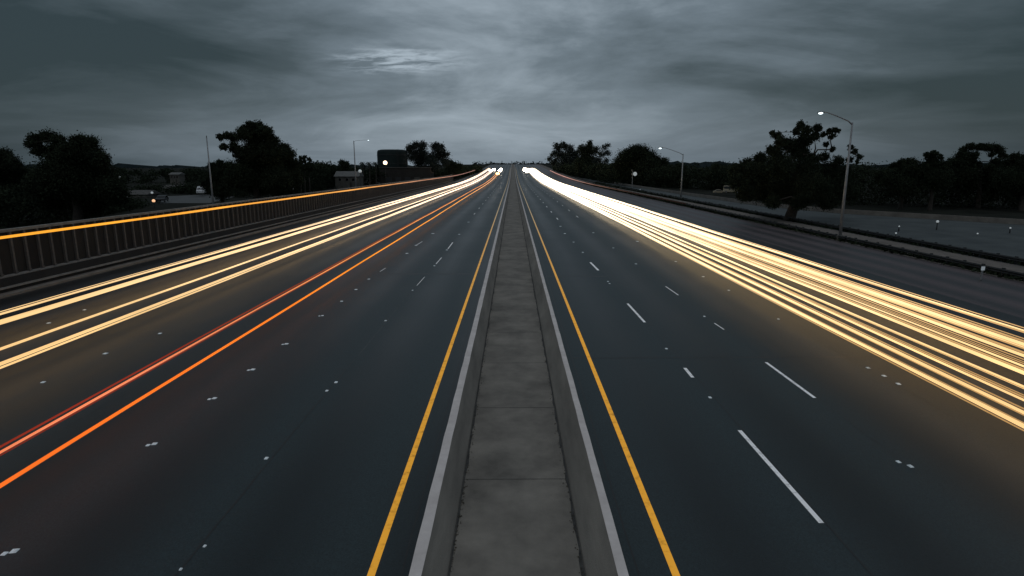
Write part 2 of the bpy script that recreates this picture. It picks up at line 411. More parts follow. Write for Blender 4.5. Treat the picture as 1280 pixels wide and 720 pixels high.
# ------------------------------------------------------------------ median barriers
def barrier(label, s, xi_f, xi_t, xo_t, xo_f):
    root = empty('median_barrier', (s * (xi_t + xo_t) / 2, 5, 0), label, 'barrier', 'concrete barriers either side of the median')
    ys_ = ysteps(Y0, 260, 6.1) + ysteps(260, Y1, 20)[1:]
    w = MB(); w.sweep([(s * xi_f, .0), (s * (xi_f + .03), .10), (s * xi_t, .79), (s * xo_t, .79), (s * (xo_t + .05), .35), (s * xo_f, .0)][::-int(s)], ys_)
    w.build('barrier_wall', M['barrier'], root)
    # smooth weathered coping, a touch uneven in width
    L = []; y = Y0
    while y < 300: L.append(y); y += .9 if y < 60 else 4
    L += ysteps(300, Y1, 20)
    v = []; f = []
    for y in L:
        j = random.uniform(-.008, .008); j2 = random.uniform(-.008, .008)
        a = s * (xi_t + j + .004); b = s * (xo_t + j2 - .004)
        v += [(a, y, .800 + zp(y)), (b, y, .800 + zp(y)), (a, y, .76 + zp(y)), (b, y, .76 + zp(y))]
    for i in range(len(L) - 1):
        k = i * 4; f += [(k, k + 1, k + 5, k + 4), (k, k + 4, k + 6, k + 2), (k + 1, k + 3, k + 7, k + 5)]
    c = MB(); c.add(v, f); c.build('coping', M['cap'], root)
    return root
barrier('left concrete median barrier with a dirty ragged gap at its foot', -1, 1.25, 1.60, 1.83, 1.97)
barrier('right concrete median barrier beside the slanting long white dashes', 1, 1.40, 1.85, 2.04, 2.19)

# debris along the median feet
db = MB()
for i in range(900):
    side = random.choice((-1, -1, 1)); y = 6 + 60 * random.random() ** 1.6
    x = (-1.22 + abs(random.gauss(0, .05))) if side < 0 else (1.37 - abs(random.gauss(0, .05)))
    s = random.uniform(.008, .028); a = random.uniform(0, 3.1); z = .069
    db.add([(x + s * math.cos(a + k * 1.57), y + s * math.sin(a + k * 1.57), z + random.uniform(0, .012)) for k in range(4)], [(0, 1, 2, 3)])
tag(db.build('leaf_litter', M['litter']), 'scattered dead leaves and grit along the foot of the median barriers', 'litter', kind='stuff')

# ------------------------------------------------------------------ light streaks
def streak(label, X, z, r, mat, y0=2, y1=640, fil=(), fmat=None, group='light streaks of passing traffic', drift=0.0, cat='light streak'):
    root = empty('light_streak', (X, 20, 0), label, cat, group)
    L = ysteps(y0, 120, 4) + ysteps(120, y1, 12)[1:]
    ph = random.uniform(0, 6)
    def path(dx, dz):
        return [(X + dx + drift * (max(0, y - 60) / 300) + .05 * math.sin(y * .045 + ph), y, z + dz + zp(y) + .012 * math.sin(y * .22 + ph)) for y in L]
    rr = [r * .86 * (1 + .12 * math.sin(y * .31 + ph) * math.sin(y * .083)) * (1 + min(1.1, max(0, (y - 40) / 230))) for y in L]
    MB().tube(path(0, 0), rr, 8).build('bright_core', mat, root, smooth=True)
    fil = list(fil) + [(random.choice((-1, 1)) * random.uniform(.10, .20), random.uniform(-.05, .12), .014)]
    for dx, dz, k in fil:
        MB().tube(path(dx, dz), [k * (1 + min(.8, max(0, (y - 40) / 230))) for y in L], 6).build('thin_filament', fmat or mat, root, smooth=True)
    return root
HD = M['head_dim']; GR = 'cream headlight streaks on the right hand roadway'
for i, (X, z, r, fil, lab) in enumerate([
    (14.45, .66, .072, [(-.20, -.02, .020)], 'lowest cream headlight streak of the right roadway, nearest the median'),
    (15.20, .66, .060, [(.17, .03, .022), (-.16, 0, .018)], 'second cream headlight streak counting out from the median'),
    (15.95, .70, .050, [(.2, 0, .025)], 'third cream headlight streak out from the median, before a wide dark gap'),
    (17.00, .66, .070, [], 'fourth cream headlight streak out, alone between two dark gaps'),
    (18.10, .68, .075, [(.25, .02, .030)], 'fifth cream headlight streak out from the median'),
    (18.75, .66, .040, [(.12, .05, .02)], 'thin sixth headlight streak out, hugging the fifth one'),
    (19.85, .66, .070, [(.22, .05, .03), (-.25, -.05, .022)], 'seventh cream headlight streak out, just under the widest band'),
    (20.95, .68, .120, [(.30, .06, .04), (-.30, -.03, .035), (.5, .1, .02)], 'widest and brightest headlight band of the right roadway'),
    (22.85, .68, .042, [(.22, .05, .022), (-.22, -.02, .022)], 'outermost thin amber edged streak of the right roadway')]):
    streak(lab, X, z, r, M['head'], fil=fil, fmat=HD, group=GR)
GL = 'cream headlight streaks on the left hand roadway'
for X, z, r, fil, lab in [
    (-25.6, .66, .060, [(-.25, .05, .02)], 'outermost cream headlight streak of the left roadway, nearest the fence'),
    (-24.1, .66, .075, [(.25, .02, .03), (-.35, 0, .035)], 'double cream streak second from the fence on the left roadway'),
    (-20.6, .66, .062, [], 'single clean cream streak third from the fence on the left roadway'),
    (-19.0, .66, .075, [(.34, -.02, .040)], 'lowest and widest cream streak of the left roadway, above a dark lane')]:
    streak(lab, X, z, r, M['head_left'], fil=fil, fmat=M['head_left'], group=GL)
GO = 'orange tail light streaks on the left hand roadway'
streak('thin salmon red tail light streak with a dark red fringe', -12.95, .78, .040, M['red'], fil=[(-.16, .05, .028)], fmat=M['red_faint'], group=GO)
streak('thick orange tail light streak closest to the median', -11.50, .78, .046, M['amber'], group=GO)
streak('high amber streak of a truck running along the tall fence', -28.3, 4.02, .092, M['truck'], y1=450, group='high light streaks of trucks')
streak('faint pinkish red streak far off beyond the right hand ramp', 34.6, .8, .10, M['far_red'], y0=180, y1=560, group='far red light streaks')

# ------------------------------------------------------------------ tall fence on the left
FX = -33.0
fr = empty('roadside_fence', (FX, 30, 0), 'tall dark panelled fence with pale concrete posts and coping left of the roadway', 'fence')
FY1 = 330
MB().sweep([(FX - .35, 0), (FX - .35, .86), (FX + .33, .86), (FX + .45, .30), (FX + .55, 0)][::-1], ysteps(Y0, FY1)).build('parapet', M['fence_panel'], fr)
MB().sweep([(FX - .05, .863), (FX - .05, 3.72), (FX + .02, 3.72), (FX + .02, .863)][::-1], ysteps(Y0, FY1)).build('dark_panel', M['fence_panel'], fr)
MB().sweep([(FX - .16, 3.723), (FX - .16, 3.90), (FX + .16, 3.90), (FX + .16, 3.723)][::-1], ysteps(Y0, FY1)).build('coping', M['fence_top'], fr)
MB().sweep([(FX + .022, .864), (FX + .022, .98), (FX + .30, .93), (FX + .30, .864)][::-1], ysteps(Y0, FY1)).build('base_rail', M['fence_top'], fr)
pm = MB().box(-.085, .075, -.075, .075, .99, 3.722)
pm.box(-.10, .11, -.11, .11, .985, 1.10)
yy = 27.0; k = 0; p0 = None
rest = MB()
while yy < FY1 - 1:
    if k < 100:
        if p0 is None: p0 = pm.build('post', M['fence_post'], fr, local=True); o = p0
        else: o = p0.copy(); col.objects.link(o)
        o.location = (.10, yy - 30, zp(yy)); k += 1
    else:
        rest.box(FX + .022, FX + .17, yy - .08, yy + .08, .985 + zp(yy), 3.72 + zp(yy))
    yy += 1.16 + random.uniform(-.04, .04)
o = rest.build('far_posts', M['fence_post'], fr); o['kind'] = 'stuff'
MB().sweep([(FX + .46, .22), (FX + .46, .34), (FX + .60, .34), (FX + .62, .22)][::-1], ysteps(Y0, FY1)).build('lower_rail', M['fence_top'], fr)
cb = MB(); cb.sweep([(-31.55, -.02), (-31.55, .14), (-31.20, .14), (-31.18, -.02)][::-1], ysteps(Y0, 700))
tag(cb.build('curb', M['low_wall']), kind='structure')
tag(sheet('gutter_strip', -32.6, -31.5, Y0, Y1, .002, M['strip']), kind='structure')

# ------------------------------------------------------------------ guardrails on the right
def guardrail(label, X, y0, y1, h, sp):
    root = empty('guardrail', (X, 40, 0), label, 'guardrail', 'dark guardrails beside the ramp')
    w = MB()
    w.sweep([(X, h - .32), (X - .07, h - .26), (X, h - .19), (X - .07, h - .09), (X, h), (X + .012, h), (X - .055, h - .09), (X + .012, h - .19), (X - .055, h - .26), (X + .012, h - .32)], ysteps(y0, y1, 8))
    w.build('rail', M['rail'], root)
    pmesh = None; y = y0 + 1; n = 0; rest = MB()
    while y < y1 - 1:
        if n < 100:
            if pmesh is None: pmesh = MB().box(.02, .20, -.08, .08, 0, h + .06).build('post', M['rail'], root, local=True); o = pmesh
            else: o = pmesh.copy(); col.objects.link(o)
            o.location = (0, y - 40, zp(y)); n += 1
        else: rest.box(X + .02, X + .2, y - .08, y + .08, zp(y), zp(y) + h + .06)
        y += sp
    if rest.v: o = rest.build('far_posts', M['rail'], root); o['kind'] = 'stuff'
guardrail('dark guardrail along the outer edge of the ramp, at the foot of the street lamp', 35.7, 15, 400, .60, 1.9)
guardrail('dark guardrail farther right, between the dirt strip and the parking lot', 41.4, 15, 400, .60, 1.9)
# scrubby growth along both rails
def scrub(name, label, X, y0, y1, hgt):
    v = []; f = []; n = 0
    y = y0
    while y < y1:
        for _ in range(int(7)):
            s = .10 + .0022 * y; c = np.array((X + random.gauss(0, .22), y + random.uniform(-.4, .4), zp(y) + random.random() ** 1.5 * hgt))
            a = rng.normal(size=3); a /= np.linalg.norm(a); b = np.cross(a, rng.normal(size=3)); b /= np.linalg.norm(b)
            v += [tuple(c + s * (i * a + j * b)) for i, j in ((-1, -.5), (1, -.5), (1, .5), (-1, .5))]; f.append((n, n + 1, n + 2, n + 3)); n += 4
        y += .16 + y * .002
    tag(MB().add(v, f).build(name, M['leaf']), label, 'scrub', kind='stuff')
scrub('roadside_scrub', 'dark weeds growing along the guardrail beside the ramp', 35.95, 18, 300, .28)
scrub('roadside_scrub', 'dark weeds growing along the guardrail at the parking lot edge', 41.8, 18, 300, .30)

# low wall behind the parking lot, along the foot of the trees
def wall_line(label, pts, h, t=.3):
    v = []; f = []
    for i, (x, y) in enumerate(pts):
        a = pts[max(0, i - 1)]; b = pts[min(len(pts) - 1, i + 1)]
        d = np.array((b[0] - a[0], b[1] - a[1]), float); d /= np.linalg.norm(d); nrm = np.array((-d[1], d[0])) * t / 2
        g = zp(y)
        v += [(x - nrm[0], y - nrm[1], g), (x - nrm[0], y - nrm[1], g + h), (x + nrm[0], y + nrm[1], g + h), (x + nrm[0], y + nrm[1], g)]
    for i in range(len(pts) - 1):
        k = i * 4
        for j in range(4):
            a = k + j; b = k + (j + 1) % 4; f.append((a, a + 4, b + 4, b))
    f.append((0, 1, 2, 3)); k = (len(pts) - 1) * 4; f.append((k + 3, k + 2, k + 1, k))
    return tag(MB().add(v, f).build('low_wall', M['low_wall']), label, 'wall')
wall_line('low grey brown wall at the far edge of the right hand parking lot', [(100, 50), (71, 84), (57, 105), (52, 125), (51, 170), (51, 230), (50, 330)], .75)

# ------------------------------------------------------------------ vegetation
def leaves(centers, s):
    n = len(centers)
    a = rng.normal(size=(n, 3)); a /= np.linalg.norm(a, axis=1)[:, None]
    b = np.cross(a, rng.normal(size=(n, 3))); b /= np.linalg.norm(b, axis=1)[:, None]
    sz = (s * rng.uniform(.6, 1.35, n))[:, None]
    a = a * sz * .75; b = b * sz * .42
    c = np.asarray(centers)
    v = np.stack([c - a, c + b * 1.0, c + a, c - b * 1.0], axis=1).reshape(-1, 3)
    return v
def leafmesh(name, v, mat, parent):
    n = len(v) // 4
    me = bpy.data.meshes.new(name)
    o3 = np.array(parent.location) if parent is not None else np.zeros(3)
    me.vertices.add(n * 4); me.vertices.foreach_set('co', (v - o3).astype(np.float32).ravel())
    me.loops.add(n * 4); me.loops.foreach_set('vertex_index', np.arange(n * 4, dtype=np.int32))
    me.polygons.add(n); me.polygons.foreach_set('loop_start', np.arange(0, n * 4, 4, dtype=np.int32)); me.polygons.foreach_set('loop_total', np.full(n, 4, dtype=np.int32))
    me.materials.append(mat); me.update(calc_edges=True); me.validate()
    o = bpy.data.objects.new(name, me); col.objects.link(o)
    if parent is not None: o.parent = parent
    return o
def lobe_points(c, r, sq, n, clump):
    """leaf positions gathered in clumps through an ellipsoid lobe"""
    k = max(9, int(n / 32))
    d = rng.normal(size=(k, 3)); d /= np.linalg.norm(d, axis=1)[:, None]
    cc = np.array(c) + d * (rng.uniform(.05, 1, k)[:, None] ** .45) * np.array((r, r, r * sq)) * .86
    idx = rng.integers(0, k, n)
    rad = rng.uniform(.6, 1.3, k)[idx][:, None] * clump
    return cc[idx] + rng.normal(size=(n, 3)) * rad * .5
def tree(label, Y, base_px, lobes, depth=1.0, mat='leaf', dens=3.4, grow=1.0, trunk_r=.35, bark='bark', name='broadleaf_tree', group=None, clump=.42, base_y=None, sq=.85, leafk=1.25):
    """lobes: (px,py,radius px) read at distance Y; the crown is rounded in depth as well"""
    bx = at(base_px, 240, Y)[0]; bz = zp(Y) if base_y is None else base_y
    root = empty(name, (bx, Y, bz), label, 'tree', group)
    sc = Y / F_PX
    ls = max(.17, sc * leafk * (1 if Y < 240 else .8))
    allv = []
    xs_ = [at(p[0], p[1], Y)[0] for p in lobes]; xm = sum(xs_) / len(xs_); half = max(abs(x - xm) for x in xs_) + 1
    centers = []
    for (px, py, rp) in lobes:
        c = at(px, py, Y); r = rp * sc * (grow if Y < 240 else 1.15)
        dy = random.uniform(-1, 1) * depth * half * .55 * math.sqrt(max(.05, 1 - min(1, abs(c[0] - xm) / half) ** 2))
        # keep the bearing when pushed in depth
        c = at(px, py, Y + dy)
        centers.append((c, r))
        n = int(math.pi * r * r * dens * 2.6 / (ls * ls * .5))
        allv.append(lobe_points(c, r, sq, max(110, n), max(r * clump * (1 if Y < 240 else 1.35), ls * .8)))
    leafmesh('crown', leaves(np.concatenate(allv), ls), M[mat], root)
    t = MB()
    mean = np.mean([np.array(c) for c, _ in centers], axis=0)
    fork = np.array((bx + (mean[0] - bx) * .35, Y, bz + (mean[2] - bz) * .55))
    t.tube([(bx, Y, bz - .3), (bx, Y, bz + .3), ((bx + fork[0]) / 2 + trunk_r * .4, Y, (bz + fork[2]) / 2), tuple(fork)], [trunk_r * 1.6, trunk_r * 1.15, trunk_r * .95, trunk_r * .8], 8)
    done = [(fork, trunk_r * .55)]
    for c, r in sorted(centers, key=lambda q: np.linalg.norm(np.array(q[0]) - fork)):
        c = np.array(c); src, sr = min(done, key=lambda q: np.linalg.norm(q[0] - c))
        dst = np.linalg.norm(c - src); er = max(.035, sr * .62)
        mid = (src + c) / 2 + rng.normal(size=3) * dst * .09 + np.array((0, 0, dst * .06))
        t.tube([tuple(src), tuple(mid), tuple(c)], [sr * .85, (sr + er) / 2 * .85, er], 6)
        done.append((c, er))
    t.build('trunk', M[bark], root, smooth=True)
    return root

GT = 'trees beyond the tall left hand fence'
tree('broad dark tree with two rounded tops left of the bare lamp post', 82, 92,
     [(44, 175, 9), (36, 180, 6), (60, 171, 9), (72, 174, 8), (50, 188, 9), (66, 188, 10), (98, 176, 10), (112, 178, 10), (90, 187, 14), (112, 192, 15), (124, 200, 12), (80, 204, 20), (105, 208, 24), (70, 222, 24), (100, 228, 28), (126, 222, 20), (138, 236, 18), (70, 242, 26), (110, 248, 26), (48, 232, 16), (150, 246, 12)], group=GT, trunk_r=.6)
tree('dark rounded tree cut off by the left edge of the photo', 92, -6,
     [(4, 196, 11), (-8, 200, 16), (14, 206, 11), (2, 216, 18), (24, 220, 14), (-14, 225, 22), (30, 236, 14), (10, 245, 16)], group=GT)
tree('tallest left tree with a domed crown and a ragged left branch', 98, 320,
     [(312, 160, 9), (322, 158, 8), (332, 165, 9), (305, 168, 10), (320, 172, 13), (340, 176, 10), (284, 170, 6), (276, 172, 5), (292, 172, 7), (280, 184, 5), (292, 184, 7), (300, 190, 10), (318, 190, 15), (338, 190, 14), (310, 206, 16), (335, 208, 18), (300, 222, 18), (325, 228, 22), (345, 226, 18)], group=GT, trunk_r=.55, clump=.38)
tree('smaller dark tree leaning on the right side of the tallest left tree', 104, 356,
     [(354, 186, 8), (361, 193, 9), (350, 198, 12), (364, 206, 10), (356, 214, 14), (366, 224, 12), (352, 232, 16)], group=GT)
tree('low shrubby tree behind the bare lamp post', 112, 276, [(266, 207, 6), (276, 205, 6), (286, 208, 8), (270, 218, 10), (284, 224, 12), (262, 230, 10), (276, 238, 12)], group=GT)
for i, (px, py, Y, lab) in enumerate([(376, 198, 170, 'left one of three slim treetops right of the tallest left tree'), (381, 197, 172, 'middle one of three slim treetops right of the tallest left tree'), (387, 199, 175, 'right one of three slim treetops right of the tallest left tree')]):
    tree(lab, Y, px, [(px, py, 3.2), (px, py + 5, 3.2), (px, py + 12, 4.5)], group=GT, trunk_r=.2, name='slim_tree')
tree('small square topped treetop left of the distant lamp post', 240, 430, [(428, 204, 4), (433, 205, 3.5), (430, 212, 6)], group=GT)
for i, (px, s, lab) in enumerate([(453, 3.2, 'leftmost small palm between the distant lamp post and the tank'), (461, 3.0, 'middle small palm between the distant lamp post and the tank'), (469, 3.2, 'small palm touching the left side of the tank')]):
    Y = 262; c = at(px, 203, Y); root = empty('palm_tree', (c[0], Y, zp(Y)), lab, 'tree', 'small palms beside the tank')
    t = MB(); t.tube([(c[0], Y, zp(Y)), (c[0] + .2, Y, (zp(Y) + c[2]) / 2), c], [.28, .2, .16], 7); t.build('trunk', M['bark'], root)
    fr_ = MB()
    for k in range(13):
        a = k * 2.4; L = 2.3; e = .9 - (k % 4) * .45
        q = [np.array(c) + np.array((math.cos(a) * L * u, math.sin(a) * L * u, L * (e * u - 1.1 * u * u))) for u in (0, .33, .66, 1)]
        sd = np.array((-math.sin(a), math.cos(a), 0)) * .22
        vv = []
        for j, qq in enumerate(q): w_ = (1, 1.3, 1, .2)[j]; vv += [tuple(qq - sd * w_), tuple(qq + sd * w_)]
        fr_.add(vv, [(0, 1, 3, 2), (2, 3, 5, 4), (4, 5, 7, 6)])
    fr_.build('fronds', M['leaf_far'], root)
tree('pair crowned grey green tree right of the tank', 290, 530,
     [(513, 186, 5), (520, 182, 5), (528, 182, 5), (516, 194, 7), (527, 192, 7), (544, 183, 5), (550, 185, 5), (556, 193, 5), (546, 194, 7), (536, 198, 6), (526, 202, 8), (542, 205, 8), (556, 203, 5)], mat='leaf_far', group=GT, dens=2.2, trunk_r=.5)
tree('low dark tree tapering down to the freeway on the left', 330, 566, [(560, 204, 5), (567, 206, 4), (574, 208, 4), (566, 212, 6)], group=GT)

GR_ = 'trees along the right hand side of the freeway'
tree('feathery tall tree nearest the far end of the freeway on the right', 520, 703,
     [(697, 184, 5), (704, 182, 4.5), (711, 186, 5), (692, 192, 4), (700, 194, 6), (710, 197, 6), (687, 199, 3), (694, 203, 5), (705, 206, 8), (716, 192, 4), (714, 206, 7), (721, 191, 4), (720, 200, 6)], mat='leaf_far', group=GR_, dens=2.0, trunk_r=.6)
tree('tall pointed dark tree in the middle of the right hand clump', 400, 730,
     [(737, 179, 3.2), (736, 184, 4.5), (728, 186, 5), (742, 189, 5), (733, 194, 7), (727, 203, 7), (740, 202, 8), (732, 212, 9)], group=GR_, dens=2.4, trunk_r=.45, bark='pale_bark')
tree('thin see through tree with a pale curved trunk on the right', 345, 748,
     [(746, 186, 4), (755, 184, 3.2), (760, 181, 3), (752, 192, 5), (760, 192, 4), (757, 201, 4), (747, 201, 5)], mat='leaf_far', group=GR_, dens=1.1, trunk_r=.45, bark='pale_bark')
tree('dark domed tree behind the small signpost on the right', 270, 800,
     [(797, 187, 6), (790, 190, 7), (804, 190, 7), (782, 196, 8), (797, 197, 9), (812, 196, 7), (820, 201, 6), (830, 203, 5), (775, 205, 8), (790, 208, 11), (808, 208, 11), (824, 211, 9), (780, 218, 9), (800, 221, 12), (822, 222, 10)], group=GR_, trunk_r=.6, dens=3)
tree('huge dark spreading tree standing by the parking lot lamp', 90, 990,
     [(971, 170, 6), (965, 166, 4), (976, 176, 7), (1001, 157, 6), (995, 165, 6), (1008, 164, 7), (1021, 161, 6), (1018, 171, 7), (1030, 168, 4.5), (1038, 164, 4.5), (1046, 163, 5), (1040, 171, 4),
      (1004, 177, 10), (988, 182, 11), (968, 190, 10), (1000, 192, 12), (1033, 181, 4), (1040, 187, 4), (1030, 196, 7), (1015, 198, 9),
      (1062, 184, 4.5), (1068, 190, 4.5), (1074, 196, 4.5), (1062, 199, 5), (1048, 201, 7), (1072, 202, 3),
      (950, 199, 10), (935, 206, 10), (920, 212, 8), (975, 208, 18), (945, 218, 18), (1005, 215, 20), (1035, 214, 14), (1052, 218, 13), (925, 228, 14), (955, 238, 18), (985, 235, 20), (1015, 236, 20), (1045, 236, 18), (932, 244, 10), (1060, 240, 14), (1000, 252, 12), (1035, 252, 12), (966, 252, 10)],
     group=GR_, trunk_r=.75, clump=.38, dens=3.0)
GF = 'trees behind the low wall of the right hand lot'
tree('flat topped umbrella tree with a gap under its crown on the far right', 118, 1225,
     [(1205, 187, 5), (1214, 184, 6), (1224, 183, 6), (1234, 184, 6), (1243, 185, 6.5), (1250, 189, 6), (1254, 195, 5), (1203, 195, 8), (1210, 198, 10), (1196, 203, 10), (1218, 193, 5), (1219, 206, 8), (1240, 193, 4), (1246, 203, 7), (1236, 211, 8), (1205, 218, 16), (1235, 226, 18)], group=GF, sq=.7, clump=.4, trunk_r=.4)
tree('small round topped tree left of the umbrella tree', 112, 1165, [(1160, 194, 5), (1168, 192, 5), (1176, 196, 4.5), (1166, 202, 8), (1178, 208, 9), (1156, 212, 12), (1172, 224, 16)], group=GF, sq=.75, trunk_r=.35)
tree('dark tree at the right edge of the photo', 110, 1280, [(1268, 196, 6), (1278, 199, 7), (1262, 206, 9), (1275, 212, 13), (1292, 206, 12), (1262, 224, 16), (1288, 230, 20)], group=GF, trunk_r=.4)
tree('low wide tree right of the tall parking lot lamp', 116, 1128, [(1118, 208, 7), (1128, 205, 8), (1140, 203, 7), (1122, 218, 12), (1142, 216, 13), (1105, 222, 12), (1130, 232, 16)], group=GF, trunk_r=.35)

# masses of woodland that read as one
def wood(name, label, segs, thick, mat='leaf', dens=3.0):
    """segs: (px, top py, distance)"""
    P = []
    for (p0, t0, D0), (p1, t1, D1) in zip(segs[:-1], segs[1:]):
        a = at(p0, t0, D0); b = at(p1, t1, D1)
        L = math.hypot(b[0] - a[0], b[1] - a[1]); ls = max(.3, (D0 + D1) / 2 / F_PX * 1.5)
        hgt = max(2, (a[2] + b[2]) / 2 - zp((D0 + D1) / 2))
        n = int(min(42000, L * hgt * dens * 1.5 / (ls * ls * .5)))
        k = max(8, int(n / 55))
        u = rng.random(k); y = a[1] + (b[1] - a[1]) * u
        top = a[2] + (b[2] - a[2]) * u
        x = a[0] + (b[0] - a[0]) * u
        gz = np.array([zp(q) for q in y])
        vh = rng.random(k) ** .75
        bump = 1 + .06 * np.sin(u * L * .55 + D0) + rng.uniform(-.05, .0, k)
        cz = gz + (top - gz) * vh * bump - ls * .6
        dep = rng.uniform(0, thick, k)
        nrm = np.array((a[1] - b[1], b[0] - a[0]), float); nrm = nrm / np.linalg.norm(nrm)
        if nrm[1] < 0: nrm = -nrm
        sc = 1 + dep / np.maximum(y, 1)
        C = np.stack([x + nrm[0] * dep * .2, y + dep * .9, H + (cz - H) * sc], axis=1)
        C[:, 0] += (C[:, 1] - y) * x / np.maximum(y, 1)
        idx = rng.integers(0, k, n)
        P.append(leaves(C[idx] + rng.normal(size=(n, 3)) * max(.9, ls * 1.3) * np.array((1.1, 1.1, .8)), ls))
    o = leafmesh(name, np.concatenate(P), M[mat], None)
    return tag(o, label, 'woodland', kind='stuff')
wood('woodland', 'unbroken dark trees behind the lot on the right', [(1330, 214, 112), (1260, 212, 116), (1190, 212, 118), (1140, 212, 122), (1085, 208, 126), (1030, 212, 130), (960, 214, 136)], 14)
wood('woodland', 'dark tree belt between the domed tree and the huge spreading tree', [(935, 207, 190), (890, 207, 215), (845, 206, 232), (800, 208, 262), (760, 207, 300)], 20)
wood('woodland', 'dark tree belt narrowing toward the freeway crest on the right', [(765, 206, 300), (735, 206, 380), (712, 206, 470), (694, 206, 580)], 18)
wood('woodland', 'dim wooded slope beyond the left hand neighbourhood', [(-40, 210, 260), (60, 210, 280), (140, 211, 300), (200, 212, 310), (262, 211, 300)], 30, 'leaf')
wood('woodland', 'dark undergrowth behind the fence at the far left', [(-60, 232, 74), (30, 246, 82), (90, 250, 90), (170, 252, 120)], 8)
wood('woodland', 'dark trees between the tallest left tree and the tank', [(345, 212, 150), (372, 207, 180), (400, 205, 230), (425, 208, 250), (450, 210, 265), (480, 209, 280)], 22)
wood('woodland', 'dark trees behind the pale lot on the left', [(165, 233, 180), (215, 232, 185), (262, 228, 178), (300, 226, 160)], 12)
wood('woodland', 'dark scrub behind the fence near the freeway crest', [(520, 214, 300), (560, 212, 360), (585, 210, 450), (600, 208, 560)], 14)

# hills on the skyline
def hill(pts, D, name='hills'):
    v = []; f = []
    for i in range(len(pts) - 1):
        (x0, y0), (x1, y1) = pts[i], pts[i + 1]; n = max(2, int((x1 - x0) / 1.3))
        for k in range(n):
            u = k / n; px = x0 + (x1 - x0) * u; py = y0 + (y1 - y0) * u + random.uniform(-1.1, .9) * (1 + .7 * math.sin(px * .35)) + .8 * math.sin(px * .11)
            v.append(at(px, py, D))
    m = len(v)
    top = list(v)
    v = [(x, y, z) for x, y, z in top] + [(x, y - 60, 0) for x, y, z in top] + [(x, y + 400, 0) for x, y, z in top]
    for i in range(m - 1): f += [(i, i + 1, m + i + 1, m + i), (i, 2 * m + i, 2 * m + i + 1, i + 1)]
    return tag(MB().add(v, f).build(name, M['hill']), kind='structure')
hill([(-300, 203), (0, 207), (150, 206), (190, 208), (230, 208.5), (300, 208), (400, 206), (480, 208), (600, 206), (640, 204), (700, 205), (860, 203), (890, 202.5), (920, 204.5), (1000, 204), (1080, 207), (1110, 206), (1200, 205), (1600, 200)], 1500)
crest = None
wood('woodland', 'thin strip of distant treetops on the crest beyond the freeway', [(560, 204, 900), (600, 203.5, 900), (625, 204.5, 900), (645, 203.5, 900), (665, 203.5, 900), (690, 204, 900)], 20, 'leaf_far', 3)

# ------------------------------------------------------------------ street lamps
def street_lamp(label, base, top_z, arm, rise, lamp='lamp_cool', r=.11, head=1.0, group='tall street lamps', lit=True, thin=1.0):
    root = empty('street_lamp', base, label, 'street lamp', group)
    x, y, z = base
    MB().tube([(x, y, z), (x, y, z + top_z * .5), (x, y, z + top_z)], [r * 1.35, r, r * .65], 10).build('pole', M['galv'], root, smooth=True)
    b = MB(); b.tube([(x, y, z - .1), (x, y, z + .55), (x, y, z + .62)], [.34, .32, .2], 12); b.build('foundation', M['wall_pale'], root)
    if not arm:
        MB().tube([(x, y, z + top_z), (x, y, z + top_z + .25)], [r * .7, r * .4], 8).build('pole_cap', M['dark_steel'], root)
        return root
    tip = (x + arm, y, z + top_z + rise)
    s = 1 if arm > 0 else -1
    MB().tube([(x, y, z + top_z - .25), (x + arm * .15, y, z + top_z + rise * .14), (x + arm * .55, y, z + top_z + rise * .62), (x + arm * .9, y, z + top_z + rise * .98), tip], [.075 * thin, .07 * thin, .06 * thin, .05 * thin, .045 * thin], 8).build('arm', M['galv'], root, smooth=True)
    h = MB(); h.ball((tip[0] + s * .35 * head, y, tip[2]), .42 * head, 12, 7, (1.25, .55, .28)); hd = h.build('lamp_head', M['galv'], root, smooth=True)
    l = MB(); l.ball((tip[0] + s * .42 * head, y, tip[2] - .10 * head), .26 * head, 10, 6, (1.1, .9, .62)); lo = l.build('lamp_glass', M[lamp], root, smooth=True)
    return root
b1 = on_level(1049.4, 300.5)
t1 = at(1065.5, 153, b1[1]); h1 = at(1028, 139, b1[1])
street_lamp('tall grey lamp in front of the huge dark tree, its arm lit at the tip', (b1[0], b1[1], 0), t1[2], h1[0] - b1[0] + .2, h1[2] - t1[2] - .1, r=.13, head=.85)
b2 = on_level(850.8, 249.5); t2 = at(853.5, 192.5, b2[1]); h2 = at(825, 184.5, b2[1])
street_lamp('farther curved arm lamp standing before the low tree belt on the right', (b2[0], b2[1], 0), t2[2], h2[0] - b2[0] + .6, h2[2] - t2[2], r=.17, head=1.3)
c1 = at(265, 240, 80); t3 = at(263, 172, 80)
street_lamp('bare tall lamp post behind the fence left of the tallest tree', (c1[0], 80, 0), t3[2], 0, .3, lamp='lamp_dim', r=.10, head=.35, thin=.45)
c2 = at(446.5, 240, 148); t4 = at(445, 176, 148)
street_lamp('distant lamp post behind the fence with its faint lamp to the right', (c2[0] - .2, 148, 0), t4[2], 3.3, .2, lamp='lamp_cool', r=.15, head=.6, thin=.45)

